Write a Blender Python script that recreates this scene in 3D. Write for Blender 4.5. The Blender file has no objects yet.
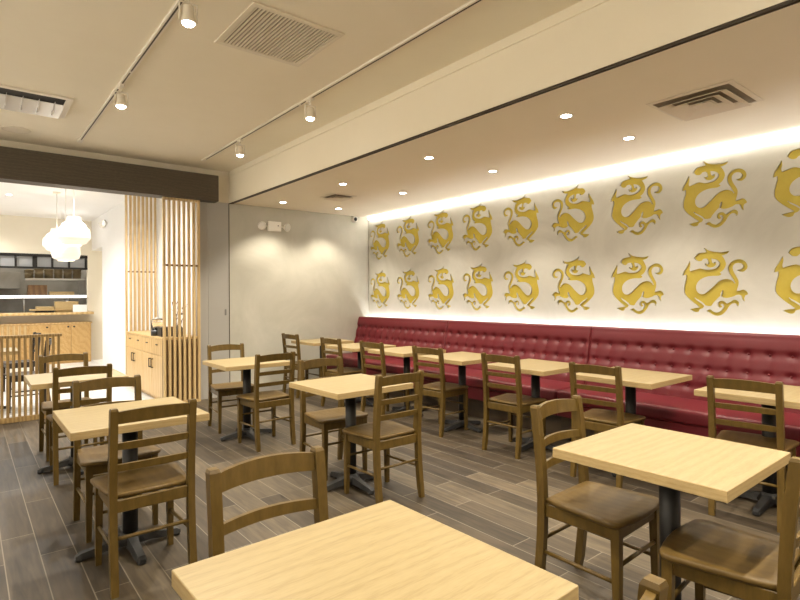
import bpy, bmesh, math, random
from mathutils import Vector, Matrix
from mathutils.geometry import delaunay_2d_cdt
random.seed(7)
sc = bpy.context.scene
COL = sc.collection
PI = math.pi

# ------------------------------------------------------------------ helpers
def tag(o, label=None, cat=None, group=None, kind=None):
    if label: o['label'] = label
    if cat: o['category'] = cat
    if group: o['group'] = group
    if kind: o['kind'] = kind
    return o

def empty(name, loc, rz=0.0, label=None, cat=None, group=None):
    o = bpy.data.objects.new(name, None)
    COL.objects.link(o)
    o.location = loc
    o.rotation_euler = (0, 0, rz)
    o.empty_display_size = 0.1
    return tag(o, label, cat, group)

class MB:
    def __init__(s): s.bm = bmesh.new()
    def box(s, x0, x1, y0, y1, z0, z1, bev=0.0, seg=1, mat=0):
        b = bmesh.new()
        r = bmesh.ops.create_cube(b, size=1.0)
        for v in b.verts:
            v.co = Vector(((x0+x1)/2 + v.co.x*(x1-x0), (y0+y1)/2 + v.co.y*(y1-y0), (z0+z1)/2 + v.co.z*(z1-z0)))
        if bev > 0:
            bmesh.ops.bevel(b, geom=list(b.edges), offset=bev, segments=seg, affect='EDGES', profile=0.5)
        s._add(b, mat); return s
    def _add(s, b, mat=0, M=None):
        vm = {}
        for v in b.verts:
            vm[v] = s.bm.verts.new(M @ v.co if M else v.co)
        for f in b.faces:
            try:
                nf = s.bm.faces.new([vm[v] for v in f.verts]); nf.smooth = f.smooth; nf.material_index = mat
            except ValueError: pass
        b.free()
    def cyl(s, a, b, r, r2=None, n=20, caps=True, smooth=True, mat=0):
        a, b = Vector(a), Vector(b); r2 = r if r2 is None else r2
        d = (b-a).normalized(); q = d.to_track_quat('Z', 'Y')
        ra = [s.bm.verts.new(a + q @ Vector((r*math.cos(2*PI*i/n), r*math.sin(2*PI*i/n), 0))) for i in range(n)]
        rb = [s.bm.verts.new(b + q @ Vector((r2*math.cos(2*PI*i/n), r2*math.sin(2*PI*i/n), 0))) for i in range(n)]
        for i in range(n):
            f = s.bm.faces.new([ra[i], ra[(i+1) % n], rb[(i+1) % n], rb[i]]); f.smooth = smooth; f.material_index = mat
        if caps:
            f = s.bm.faces.new(ra[::-1]); f.material_index = mat
            f = s.bm.faces.new(rb); f.material_index = mat
        return s
    def lathe(s, prof, c=(0, 0, 0), n=32, mat=0, close=False):
        rings = []
        for r, z in prof:
            rings.append([s.bm.verts.new((c[0]+max(r, 1e-4)*math.cos(2*PI*i/n), c[1]+max(r, 1e-4)*math.sin(2*PI*i/n), c[2]+z)) for i in range(n)])
        for k in range(len(rings)-1):
            for i in range(n):
                f = s.bm.faces.new([rings[k][i], rings[k][(i+1) % n], rings[k+1][(i+1) % n], rings[k+1][i]]); f.smooth = True; f.material_index = mat
        return s
    def sweep(s, pts, sizes, mat=0):
        """rectangular section swept along points lying in planes of constant x (post profile)."""
        rings = []
        for (x, y, z), (w, d) in zip(pts, sizes):
            rings.append([s.bm.verts.new((x+a*w/2, y+b*d/2, z)) for a, b in ((-1, -1), (1, -1), (1, 1), (-1, 1))])
        for k in range(len(rings)-1):
            for i in range(4):
                s.bm.faces.new([rings[k][i], rings[k][(i+1) % 4], rings[k+1][(i+1) % 4], rings[k+1][i]])
        s.bm.faces.new(rings[0][::-1]); s.bm.faces.new(rings[-1])
        return s
    def prism(s, poly, z0, z1, mat=0, axis='Z'):
        def P(u, v, w):
            return (u, v, w) if axis == 'Z' else ((u, w, v) if axis == 'Y' else (w, u, v))
        lo = [s.bm.verts.new(P(u, v, z0)) for u, v in poly]; hi = [s.bm.verts.new(P(u, v, z1)) for u, v in poly]
        n = len(poly)
        for i in range(n):
            s.bm.faces.new([lo[i], lo[(i+1) % n], hi[(i+1) % n], hi[i]])
        s.bm.faces.new(lo[::-1]); s.bm.faces.new(hi)
        return s
    def bevel(s, off, seg=2, ang=0.6):
        ed = [e for e in s.bm.edges if len(e.link_faces) == 2 and e.calc_face_angle(0) > ang]
        bmesh.ops.bevel(s.bm, geom=ed, offset=off, segments=seg, affect='EDGES', profile=0.5, clamp_overlap=True)
        return s
    def build(s, name, mats, parent=None):
        bmesh.ops.recalc_face_normals(s.bm, faces=list(s.bm.faces))
        me = bpy.data.meshes.new(name); s.bm.to_mesh(me); s.bm.free()
        for m in (mats if isinstance(mats, (list, tuple)) else [mats]): me.materials.append(m)
        o = bpy.data.objects.new(name, me); COL.objects.link(o)
        if parent: o.parent = parent
        return o

def kids(o): return [c for c in bpy.data.objects if c.parent == o]
def copy_tree(o, parent=None):
    c = o.copy(); COL.objects.link(c); c.parent = parent
    if parent: c.matrix_parent_inverse = o.matrix_parent_inverse.copy()
    for ch in kids(o): copy_tree(ch, c)
    return c

def structure(o): return tag(o, kind='structure')

# ------------------------------------------------------------------ materials
def mat(name, col, rough=0.5, metal=0.0, emis=None, estr=0.0, spec=0.5, trans=0.0):
    m = bpy.data.materials.new(name); m.use_nodes = True
    b = m.node_tree.nodes['Principled BSDF']
    b.inputs['Base Color'].default_value = (*col, 1)
    b.inputs['Roughness'].default_value = rough
    b.inputs['Metallic'].default_value = metal
    b.inputs['Specular IOR Level'].default_value = spec
    b.inputs['Transmission Weight'].default_value = trans
    if emis:
        b.inputs['Emission Color'].default_value = (*emis, 1); b.inputs['Emission Strength'].default_value = estr
    return m
def N(m, t, **kw):
    n = m.node_tree.nodes.new(t)
    for k, v in kw.items():
        if k in n.inputs: n.inputs[k].default_value = v
        else: setattr(n, k, v)
    return n
def L(m, a, b): m.node_tree.links.new(a, b)
def ramp(m, stops):
    r = m.node_tree.nodes.new('ShaderNodeValToRGB'); e = r.color_ramp.elements
    while len(e) < len(stops): e.new(0.5)
    for el, (p, c) in zip(e, stops): el.position = p; el.color = (*c, 1)
    return r
def coords(m, scale, rand=True):
    tc = N(m, 'ShaderNodeTexCoord'); mp = N(m, 'ShaderNodeMapping')
    mp.inputs['Scale'].default_value = scale
    if rand:
        oi = N(m, 'ShaderNodeObjectInfo'); mu = N(m, 'ShaderNodeMath', operation='MULTIPLY'); mu.inputs[1].default_value = 37.0
        L(m, oi.outputs['Random'], mu.inputs[0]); ad = N(m, 'ShaderNodeVectorMath', operation='ADD')
        L(m, tc.outputs['Object'], ad.inputs[0]); L(m, mu.outputs[0], ad.inputs[1]); L(m, ad.outputs[0], mp.inputs['Vector'])
    else: L(m, tc.outputs['Object'], mp.inputs['Vector'])
    return mp
def wood(name, c0, c1, c2, scale, rough=0.4, wscale=3.0, dist=6.0, bump=0.05, mixw=0.5):
    m = mat(name, c1, rough); b = m.node_tree.nodes['Principled BSDF']
    mp = coords(m, scale)
    w = N(m, 'ShaderNodeTexWave', wave_type='RINGS', rings_direction='SPHERICAL'); w.inputs['Scale'].default_value = wscale
    w.inputs['Distortion'].default_value = dist; w.inputs['Detail'].default_value = 3; w.inputs['Detail Scale'].default_value = 1.2
    n = N(m, 'ShaderNodeTexNoise'); n.inputs['Scale'].default_value = 55; n.inputs['Detail'].default_value = 4
    L(m, mp.outputs[0], w.inputs['Vector']); L(m, mp.outputs[0], n.inputs['Vector'])
    mx = N(m, 'ShaderNodeMix', data_type='FLOAT'); mx.inputs[0].default_value = mixw
    L(m, w.outputs['Fac'], mx.inputs[2]); L(m, n.outputs['Fac'], mx.inputs[3])
    r = ramp(m, [(0.2, c0), (0.5, c1), (0.85, c2)])
    L(m, mx.outputs[0], r.inputs[0]); L(m, r.outputs[0], b.inputs['Base Color'])
    bp = N(m, 'ShaderNodeBump'); bp.inputs['Strength'].default_value = bump; bp.inputs['Distance'].default_value = 0.002
    L(m, mx.outputs[0], bp.inputs['Height']); L(m, bp.outputs[0], b.inputs['Normal'])
    return m
def plaster(name, c0, c1, scale=1.2, rough=0.75, det=5):
    m = mat(name, c0, rough, spec=0.3); b = m.node_tree.nodes['Principled BSDF']
    mp = coords(m, (1, 1, 1), rand=False)
    n = N(m, 'ShaderNodeTexNoise'); n.inputs['Scale'].default_value = scale; n.inputs['Detail'].default_value = det; n.inputs['Roughness'].default_value = 0.62
    n.inputs['Distortion'].default_value = 0.8
    L(m, mp.outputs[0], n.inputs['Vector'])
    r = ramp(m, [(0.35, c0), (0.68, c1)]); L(m, n.outputs['Fac'], r.inputs[0]); L(m, r.outputs[0], b.inputs['Base Color'])
    return m

M = {}
M['ceiling'] = plaster('ceiling_paint', (.86, .795, .645), (.88, .815, .665), 2.0, 0.85)
M['cream'] = plaster('cream_wall_paint', (.80, .74, .61), (.82, .76, .635), 2.0, 0.8)
M['plaster'] = plaster('grey_plaster', (0.4092, 0.3906, 0.3255), (0.4929, 0.4743, 0.4046), 1.3, 0.6)
M['panel'] = plaster('dragon_panel_plaster', (.50, .49, .435), (.60, .59, .53), 1.5, 0.6)
M['door'] = plaster('grey_door_paint', (.335, .32, .29), (.35, .335, .305), 2.0, 0.5)
M['white'] = plaster('white_wall_paint', (.85, .845, .835), (.87, .865, .855), 2.0, 0.8)
M['beam'] = wood('dark_beam_wood', (.030, .022, .013), (.060, .045, .028), (.10, .078, .05), (.6, 4, 4), 0.55, 4, 8, 0.05, 0.85)
M['chair'] = wood('brown_chair_wood', (0.0686, 0.0405, 0.0079), (0.0871, 0.0528, 0.0106), (0.1074, 0.0660, 0.0150), (2, 2, .5), 0.38, 4, 5, 0.03, 0.75)
M['seat'] = wood('brown_seat_wood', (0.0792, 0.0458, 0.0097), (0.0986, 0.0590, 0.0132), (0.1214, 0.0739, 0.0185), (2.5, .5, 2.5), 0.5, 4, 5, 0.02, 0.75)
for k_ in ('seat', 'chair'): M[k_].node_tree.nodes['Principled BSDF'].inputs['Specular IOR Level'].default_value = .32
M['darkchair'] = wood('black_chair_wood', (.018, .013, .010), (.028, .02, .015), (.04, .03, .022), (2, 2, .5), 0.4, 4, 5, 0.03)
M['top'] = wood('pale_ash_tabletop', (.205, .152, .068), (.255, .195, .094), (.292, .229, .117), (.5, 4.2, 4.2), 0.4, 2.6, 9, 0.02, 0.76)
M['edge'] = wood('ash_edge', (0.2880, 0.1935, 0.0810), (0.3600, 0.2610, 0.1170), (0.4140, 0.3060, 0.1485), (.6, .6, 6), 0.4, 3, 3, 0.02, 0.8)
M['slat'] = wood('pale_slat_wood', (0.4600, 0.3128, 0.1380), (0.5428, 0.3864, 0.1840), (0.6072, 0.4508, 0.2300), (4, 4, .4), 0.45, 3, 4, 0.02)
M['fence'] = wood('shaded_fence_wood', (.23, .145, .052), (.30, .195, .075), (.37, .25, .105), (4, 4, .4), 0.45, 3, 4, 0.02)  # darker than the screen slats, backlit shade put into the colour
M['cab'] = wood('pale_cabinet_wood', (0.5040, 0.3240, 0.1260), (0.5940, 0.4050, 0.1800), (0.6480, 0.4680, 0.2340), (2, 2, .5), 0.4, 3, 5, 0.02)
M['cabend'] = wood('brown_cabinet_end', (.11, .055, .02), (.15, .08, .03), (.19, .105, .04), (2, 2, .5), 0.45, 3, 5, 0.02)
M['kcab'] = wood('mottled_birch_doors', (0.4140, 0.2340, 0.0720), (0.5580, 0.3510, 0.1305), (0.6480, 0.4500, 0.1980), (2, 2, 2), 0.45, 2, 9, 0.02, 0.85)
M['black'] = mat('black_metal', (.018, .017, .016), 0.45, 0.3)
M['iron'] = mat('cast_iron', (.035, .034, .033), 0.5, 0.4)
M['bronze'] = mat('dark_bronze_trim', (.05, .035, .02), 0.5, 0.3)
M['whiteplastic'] = mat('white_plastic', (.82, .79, .72), 0.4)
M['whitemetal'] = mat('white_enamel', (.80, .75, .65), 0.45)
M['grille'] = mat('cream_grille_enamel', (.76, .69, .56), 0.5)
M['dark'] = mat('dark_duct_shade', (.02, .017, .014), 0.8)  # shade inside the vent opening, put into the colour
M['steel'] = mat('steel', (.55, .54, .52), 0.28, 1.0)
M['chrome'] = mat('bright_louvre_metal', (.85, .84, .82), 0.2, 0.35)
M['lens'] = mat('lamp_lens', (1, 1, 1), 0.3, emis=(1, .95, .86), estr=30)
M['klens'] = mat('kitchen_lamp_lens', (1, 1, 1), 0.3, emis=(1, .97, .92), estr=20)
M['led'] = mat('led_strip', (1, 1, 1), 0.3, emis=(1, .96, .90), estr=22)
M['ledup'] = mat('led_strip_low', (1, 1, 1), 0.3, emis=(.97, .98, 1.0), estr=30)
M['shade'] = mat('lantern_skin', (.72, .67, .58), 0.7, emis=(1, .90, .74), estr=0.34)
M['cord'] = mat('pendant_cord', (.75, .74, .7), 0.5)
M['gold'] = plaster('gold_paint', (.49, .385, .05), (.54, .43, .066), 6, 0.42)
M['clear'] = mat('clear_glass', (1, 1, 1), 0.03, trans=1.0)
M['frost'] = mat('frosted_glass', (.34, .35, .36), 0.25)
M['ksteel'] = plaster('kitchen_steel', (.24, .225, .20), (.34, .32, .285), 1.5, 0.4)
M['bamboo'] = wood('bamboo_basket', (.30, .20, .08), (.42, .30, .13), (.52, .39, .19), (1, 1, 8), 0.6, 8, 1, 0.1)
M['steamer'] = wood('dark_bamboo_basket', (.13, .095, .045), (.19, .14, .07), (.25, .19, .10), (1, 1, 8), 0.6, 8, 1, 0.1)
M['paper'] = mat('white_paper', (.85, .84, .82), 0.7)
M['twig'] = mat('dark_twig', (.035, .02, .012), 0.7)
M['ceramic'] = mat('black_ceramic', (.02, .018, .017), 0.3)

# red leather
m = M['red'] = mat('red_leather', (.110, .008, .0125), 0.42, spec=.38); b = m.node_tree.nodes['Principled BSDF']
mp = coords(m, (1, 1, 1)); n = N(m, 'ShaderNodeTexVoronoi'); n.inputs['Scale'].default_value = 220
L(m, mp.outputs[0], n.inputs['Vector']); bp = N(m, 'ShaderNodeBump'); bp.inputs['Strength'].default_value = 0.12; bp.inputs['Distance'].default_value = 0.001
L(m, n.outputs['Distance'], bp.inputs['Height']); L(m, bp.outputs[0], b.inputs['Normal'])
M['plinth'] = wood('dark_plinth_wood', (.03, .018, .008), (.045, .028, .014), (.06, .04, .02), (2, .4, 2), 0.5, 3, 4)

# plank floor (planks run along world Y)
m = M['floor'] = mat('plank_tile_floor', (.1, .08, .06), 0.52, spec=0.3); b = m.node_tree.nodes['Principled BSDF']
tc = N(m, 'ShaderNodeTexCoord'); sx = N(m, 'ShaderNodeSeparateXYZ'); cb = N(m, 'ShaderNodeCombineXYZ')
L(m, tc.outputs['Object'], sx.inputs[0]); L(m, sx.outputs['Y'], cb.inputs['X']); L(m, sx.outputs['X'], cb.inputs['Y'])
br = N(m, 'ShaderNodeTexBrick', offset=0.37, offset_frequency=2); br.inputs['Scale'].default_value = 1.0
br.inputs['Brick Width'].default_value = 0.92; br.inputs['Row Height'].default_value = 0.15; br.inputs['Mortar Size'].default_value = 0.0028
br.inputs['Mortar Smooth'].default_value = 0.2; br.inputs['Bias'].default_value = 0.0
br.inputs['Color1'].default_value = (0, 0, 0, 1); br.inputs['Color2'].default_value = (1, 1, 1, 1); br.inputs['Mortar'].default_value = (.5, .5, .5, 1)
L(m, cb.outputs[0], br.inputs['Vector'])
rc = ramp(m, [(0.0, (.030, .022, .0135)), (0.5, (.050, .037, .0225)), (1.0, (.092, .071, .045))]); L(m, br.outputs['Color'], rc.inputs[0])
mp = N(m, 'ShaderNodeMapping'); mp.inputs['Scale'].default_value = (9, .9, 1); L(m, tc.outputs['Object'], mp.inputs['Vector'])
no = N(m, 'ShaderNodeTexNoise'); no.inputs['Scale'].default_value = 4.0; no.inputs['Detail'].default_value = 6; no.inputs['Distortion'].default_value = 0.6
L(m, mp.outputs[0], no.inputs['Vector'])
rs = ramp(m, [(0.3, (.62, .62, .62)), (0.7, (1.32, 1.30, 1.27))]); L(m, no.outputs['Fac'], rs.inputs[0])
mul = N(m, 'ShaderNodeMix', data_type='RGBA', blend_type='MULTIPLY'); mul.inputs[0].default_value = 1.0
L(m, rc.outputs[0], mul.inputs[6]); L(m, rs.outputs[0], mul.inputs[7])
gm = N(m, 'ShaderNodeMix', data_type='RGBA'); L(m, br.outputs['Fac'], gm.inputs[0]); L(m, mul.outputs[2], gm.inputs[6]); gm.inputs[7].default_value = (.16, .135, .10, 1)
L(m, gm.outputs[2], b.inputs['Base Color'])
bp = N(m, 'ShaderNodeBump', invert=True); bp.inputs['Strength'].default_value = 0.3; bp.inputs['Distance'].default_value = 0.002
L(m, br.outputs['Fac'], bp.inputs['Height']); L(m, bp.outputs[0], b.inputs['Normal'])

# white mosaic floor with rows of grey tiles
m = M['mosaic'] = mat('white_mosaic_floor', (.8, .8, .78), 0.35); b = m.node_tree.nodes['Principled BSDF']
tc = N(m, 'ShaderNodeTexCoord'); br = N(m, 'ShaderNodeTexBrick', offset=0.5); br.inputs['Scale'].default_value = 1.0
br.inputs['Brick Width'].default_value = 0.03; br.inputs['Row Height'].default_value = 0.03; br.inputs['Mortar Size'].default_value = 0.002
br.inputs['Color1'].default_value = (.80, .79, .76, 1); br.inputs['Color2'].default_value = (.84, .83, .80, 1); br.inputs['Mortar'].default_value = (.6, .58, .55, 1)
L(m, tc.outputs['Object'], br.inputs['Vector'])
b2 = N(m, 'ShaderNodeTexBrick', offset=0.0); b2.inputs['Scale'].default_value = 1.0; b2.inputs['Brick Width'].default_value = 0.36; b2.inputs['Row Height'].default_value = 0.12
b2.inputs['Mortar Size'].default_value = 0.032; b2.inputs['Mortar Smooth'].default_value = 0.0
b2.inputs['Color1'].default_value = (1, 1, 1, 1); b2.inputs['Color2'].default_value = (1, 1, 1, 1); b2.inputs['Mortar'].default_value = (0, 0, 0, 1)
L(m, tc.outputs['Object'], b2.inputs['Vector'])
mp = N(m, 'ShaderNodeMapping'); mp.inputs['Scale'].default_value = (2.8, 0.001, 1); L(m, tc.outputs['Object'], mp.inputs['Vector'])
ck = N(m, 'ShaderNodeTexChecker'); ck.inputs['Scale'].default_value = 1.0; ck.inputs['Color1'].default_value = (1, 1, 1, 1); ck.inputs['Color2'].default_value = (0, 0, 0, 1)
L(m, mp.outputs[0], ck.inputs['Vector'])
mm = N(m, 'ShaderNodeMath', operation='MULTIPLY'); L(m, b2.outputs['Color'], mm.inputs[0]); L(m, ck.outputs['Fac'], mm.inputs[1])
mk = N(m, 'ShaderNodeMath', operation='MULTIPLY'); L(m, mm.outputs[0], mk.inputs[0]); mk.inputs[1].default_value = 0.75
gx = N(m, 'ShaderNodeMix', data_type='RGBA'); L(m, mk.outputs[0], gx.inputs[0]); L(m, br.outputs['Color'], gx.inputs[6]); gx.inputs[7].default_value = (.42, .43, .44, 1)
L(m, gx.outputs[2], b.inputs['Base Color'])

# ------------------------------------------------------------------ dimensions
XW, XS = 5.06, 2.77          # dragon wall face, soffit face
YB = 7.06                    # back wall face
ZC, ZS = 3.02, 2.60          # ceiling, soffit underside
X0, Y0 = -2.2, -2.4          # unseen left and rear walls
KC, KY = 3.0, 13.2           # rear area ceiling, kitchen front plane

def sbox(name, m, *a, bev=0): return structure(MB().box(*a, bev=bev).build(name, m))
# ------------------------------------------------------------------ the setting
sbox('floor', M['floor'], X0, XW+.1, Y0, 7.17, -.1, 0)
sbox('floor_kitchen', M['mosaic'], X0, 3.2, 7.17, 15.2, -.1, 0)
sbox('ceiling', M['ceiling'], X0, XS+.02, Y0, YB+.05, ZC, ZC+.1)
sbox('ceiling_kitchen', M['white'], X0, 3.2, YB+.15, 15.2, KC, KC+.1)
# dropped soffit: underside slab, face, small crown strip
mb = MB(); mb.box(XS, XW+.1, Y0, YB, ZS, ZC+.1)
structure(mb.build('ceiling_soffit', M['ceiling']))
sbox('trim_1', M['ceiling'], XS-.012, XS, Y0, 6.98, 2.955, ZC)
sbox('trim_2', M['bronze'], XS+.004, XS+.024, Y0, YB, ZS-.010, ZS)
sbox('trim_3', M['bronze'], XS+.045, XS+.053, Y0, YB, ZS-.006, ZS)
# walls
mb = MB(); mb.box(XS, XW+.1, YB, YB+.15, 0, ZC); mb.box(2.55, XS, YB, YB+.15, 2.60, ZC+.1); mb.box(X0, 2.55, YB-.02, YB+.15, 2.60, ZC+.1)
mb2 = MB(); mb2.box(XS, XW+.1, YB, YB+.15, 0, 2.8)
structure(mb2.build('wall_back', M['plaster']))
mb3 = MB(); mb3.box(X0, XS, YB, YB+.12, 2.60, ZC+.1); structure(mb3.build('wall_bulkhead', M['cream']))
mb.bm.free()
sbox('wall_left', M['white'], X0-.1, X0, Y0, 15.2, 0, ZC+.1)
sbox('wall_rear', M['cream'], X0, XW+.1, Y0-.1, Y0, 0, ZC+.1)
# grey flush door and its side panel
d = structure(MB().box(2.485, 2.765, YB, YB+.05, 0, 2.60, bev=.002).build('door_1', M['door']))
MB().box(2.705, 2.728, YB-.004, YB+.002, 1.09, 1.17, bev=.002).build('door_pull', mat('grey_pull', (.2, .19, .175), .4, .5), d)
sbox('wall_pier', M['door'], 2.345, 2.482, YB, YB+.12, 0, 2.60)
sbox('trim_4', M['bronze'], 2.763, 2.772, YB-.004, YB+.03, 0, 2.60)
# dark beam over the opening
sbox('trim_beam', M['beam'], X0, 2.57, 6.90, YB+.06, 2.58, 2.915)
# rear area walls
sbox('wall_alcove', M['white'], 2.37, 2.5, YB+.12, 9.62, 0, KC)
sbox('wall_right', M['white'], 2.13, 2.5, 9.62, 12.06, 0, KC)
mb = MB(); mb.box(2.13, 2.5, 12.06, KY+.1, 2.36, KC); structure(mb.build('wall_lintel', M['white']))
sbox('wall_passage', M['cream'], 2.05, 3.2, KY, KY+.12, 0, KC)
sbox('wall_passage_end', M['cream'], 3.1, 3.2, 12.0, KY, 0, KC)
sbox('wall_kitchen_header', M['cream'], X0, 2.05, KY, KY+.12, 2.25, KC)
sbox('wall_kitchen_sill', M['cream'], X0, 2.05, KY, KY+.12, 0, .998)
sbox('wall_kitchen_back', M['ksteel'], X0, 3.2, 14.6, 14.7, 0, KC)
sbox('wall_kitchen_side', M['ksteel'], 2.08, 2.18, KY+.12, 14.6, 0, KC)
# baseboards
sbox('baseboard_back', M['door'], XS+.01, 4.6, YB-.012, YB, 0, .09)

# ------------------------------------------------------------------ dragon wall
main = [(-0.1564,0.212),(-0.137,0.2382),(-0.109,0.2483),(-0.0781,0.251),(-0.0562,0.2566),(-0.0755,0.2897),(-0.0485,0.2678),(-0.0161,0.2551),(0.0265,0.2465),(0.0686,0.2426),(0.1174,0.2508),(0.0997,0.2337),(0.0579,0.2215),(0.0754,0.1952),(0.0906,0.1577),(0.0872,0.1293),(0.0703,0.1014),(0.0407,0.0795),(0.0563,0.0652),(0.0352,0.0567),(-0.002,0.0568),(-0.0452,0.0547),(-0.089,0.0408),(-0.1247,0.017),(-0.1452,-0.0145),(-0.15,-0.0465),(-0.1402,-0.0776),(-0.117,-0.0979),(-0.085,-0.0993),(-0.0519,-0.0785),(-0.0138,-0.044),(0.024,-0.0065),(0.0611,0.0156),(0.1027,0.0213),(0.1385,0.0078),(0.1597,-0.0131),(0.1548,0.0097),(0.1389,0.0418),(0.1188,0.0789),(0.1119,0.111),(0.1194,0.1414),(0.1421,0.1641),(0.1757,0.1781),(0.2127,0.1739),(0.2403,0.1534),(0.2527,0.1216),(0.2427,0.0965),(0.2178,0.0818),(0.1829,0.0945),(0.202,0.0959),(0.22,0.1063),(0.2261,0.1251),(0.2184,0.1433),(0.1956,0.1546),(0.1674,0.1526),(0.149,0.1366),(0.1426,0.1097),(0.1514,0.0754),(0.1713,0.0385),(0.1851,0.0066),(0.1848,-0.0215),(0.1764,-0.0517),(0.1701,-0.0776),(0.1913,-0.0756),(0.2232,-0.067),(0.2477,-0.084),(0.2535,-0.1008),(0.2357,-0.1095),(0.2276,-0.1307),(0.2303,-0.1564),(0.2176,-0.1396),(0.2089,-0.1127),(0.191,-0.1025),(0.1689,-0.1035),(0.1526,-0.1136),(0.1116,-0.1259),(0.0753,-0.1257),(0.0556,-0.1142),(0.0663,-0.0913),(0.0655,-0.0649),(0.0496,-0.0842),(0.0451,-0.1095),(0.0259,-0.1302),(0.0065,-0.151),(-0.0118,-0.172),(-0.0282,-0.1942),(-0.0716,-0.191),(-0.089,-0.1723),(-0.1242,-0.1476),(-0.162,-0.1274),(-0.1465,-0.1512),(-0.1133,-0.1748),(-0.0849,-0.1982),(-0.0938,-0.2136),(-0.1183,-0.2245),(-0.1296,-0.2436),(-0.1587,-0.2465),(-0.1948,-0.2279),(-0.1585,-0.2203),(-0.1293,-0.2163),(-0.1192,-0.2068),(-0.1469,-0.1845),(-0.1782,-0.1608),(-0.2087,-0.1332),(-0.2348,-0.1031),(-0.2472,-0.0728),(-0.2457,-0.0365),(-0.236,0.0055),(-0.2264,0.0414),(-0.2272,0.0752),(-0.2539,0.0688),(-0.2443,0.1023),(-0.2232,0.1352),(-0.1974,0.1844),(-0.1955,0.1544),(-0.2027,0.1187),(-0.1983,0.0969),(-0.1665,0.1052),(-0.1159,0.1174),(-0.0719,0.1037),(-0.0231,0.1029),(0.0145,0.113),(0.0359,0.1316),(0.0446,0.1543),(0.0374,0.1766),(0.0122,0.1942),(-0.0221,0.2019),(-0.0201,0.1808),(-0.0160,0.1632),(-0.0011,0.1554),(0.0108,0.1687),(0.0127,0.1478),(-0.0056,0.1312),(-0.0314,0.1278),(-0.0552,0.1370),(-0.0692,0.1577),(-0.0518,0.1498),(-0.0398,0.1620),(-0.0439,0.1821),(-0.0546,0.2026),(-0.0852,0.202),(-0.103,0.1853),(-0.1341,0.1894)]
swirl = [(-0.0612,-0.2402),(-0.035,-0.2281),(-0.0105,-0.2463),(0.0183,-0.2551),(0.048,-0.243),(0.0692,-0.2198),(0.0767,-0.1968),(0.0675,-0.1785),(0.0529,-0.1751),(0.0464,-0.1878),(0.0589,-0.2015),(0.0441,-0.2074),(0.0316,-0.1925),(0.0339,-0.1706),(0.0541,-0.1579),(0.0781,-0.1624),(0.0956,-0.1783),(0.1214,-0.1668),(0.1441,-0.152),(0.1684,-0.1509),(0.1873,-0.1688),(0.181,-0.197),(0.1721,-0.1801),(0.1581,-0.1712),(0.1367,-0.1747),(0.1129,-0.1964),(0.0919,-0.2309),(0.0582,-0.2647),(0.0181,-0.2759),(-0.0181,-0.2639),(-0.0428,-0.2469)]
def smooth_poly(p, k=4):
    n = len(p); out = []
    T = []
    for i in range(n):
        a, b_, c = Vector(p[i-1]), Vector(p[i]), Vector(p[(i+1) % n])
        u, v = (b_-a), (c-b_)
        ang = u.angle(v) if u.length and v.length else 0
        T.append(Vector((0, 0)) if ang > math.radians(75) else (c-a)*0.5)
    for i in range(n):
        a, b_ = Vector(p[i]), Vector(p[(i+1) % n]); l = (b_-a).length
        t0, t1 = T[i].copy(), T[(i+1) % n].copy()
        for t in (t0, t1):
            if t.length > l: t *= l/t.length
        for j in range(k):
            s = j/k; h = (2*s**3-3*s**2+1, s**3-2*s**2+s, -2*s**3+3*s**2, s**3-s**2)
            out.append(a*h[0]+t0*h[1]+b_*h[2]+t1*h[3])
    return out
def fatten(p, d, sy, sz):
    n = len(p); ar = sum(p[i-1][0]*p[i][1]-p[i][0]*p[i-1][1] for i in range(n)); q = []
    for i in range(n):
        t = p[(i+1) % n]-p[i-1]
        if t.length < 1e-7: t = p[i]-p[i-1]
        t = t.normalized(); nn = Vector((t.y, -t.x)) if ar > 0 else Vector((-t.y, t.x))
        v = p[i]+nn*d; q.append(Vector((v.x*sy, v.y*sz+.003)))
    return q
SH = [fatten(smooth_poly(main), .0038, 1.01, 1.045), fatten(smooth_poly(swirl), .0038, 1.01, 1.045)]
def flat_mesh(name, regions, thick):
    """planar mesh with holes (even-odd), given thickness, in the local XY plane; regions = list of loop lists"""
    bm = bmesh.new()
    for loops in regions:
        vs, fs = [], []
        for lp in loops:
            k = len(vs); vs += [Vector((q[0], q[1])) for q in lp]
            fs.append(list(range(k, len(vs))))
        V, E_, F_, *_ = delaunay_2d_cdt(vs, [], fs, 2, 1e-6)
        bv = [bm.verts.new((v[0], v[1], thick/2)) for v in V]
        for f_ in F_:
            try: bm.faces.new([bv[q] for q in f_])
            except ValueError: pass
    bmesh.ops.remove_doubles(bm, verts=list(bm.verts), dist=1e-5)
    for f_ in bm.faces:
        f_.normal_update()
        if f_.normal.z < 0: f_.normal_flip()
    r = bmesh.ops.extrude_face_region(bm, geom=list(bm.faces))
    for e in r['geom']:
        if isinstance(e, bmesh.types.BMVert): e.co.z = -thick/2
    loose = [v for v in bm.verts if not v.link_faces]
    if loose: bmesh.ops.delete(bm, geom=loose, context='VERTS')
    bmesh.ops.recalc_face_normals(bm, faces=list(bm.faces))
    me = bpy.data.meshes.new(name); bm.to_mesh(me); bm.free()
    return me
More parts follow.
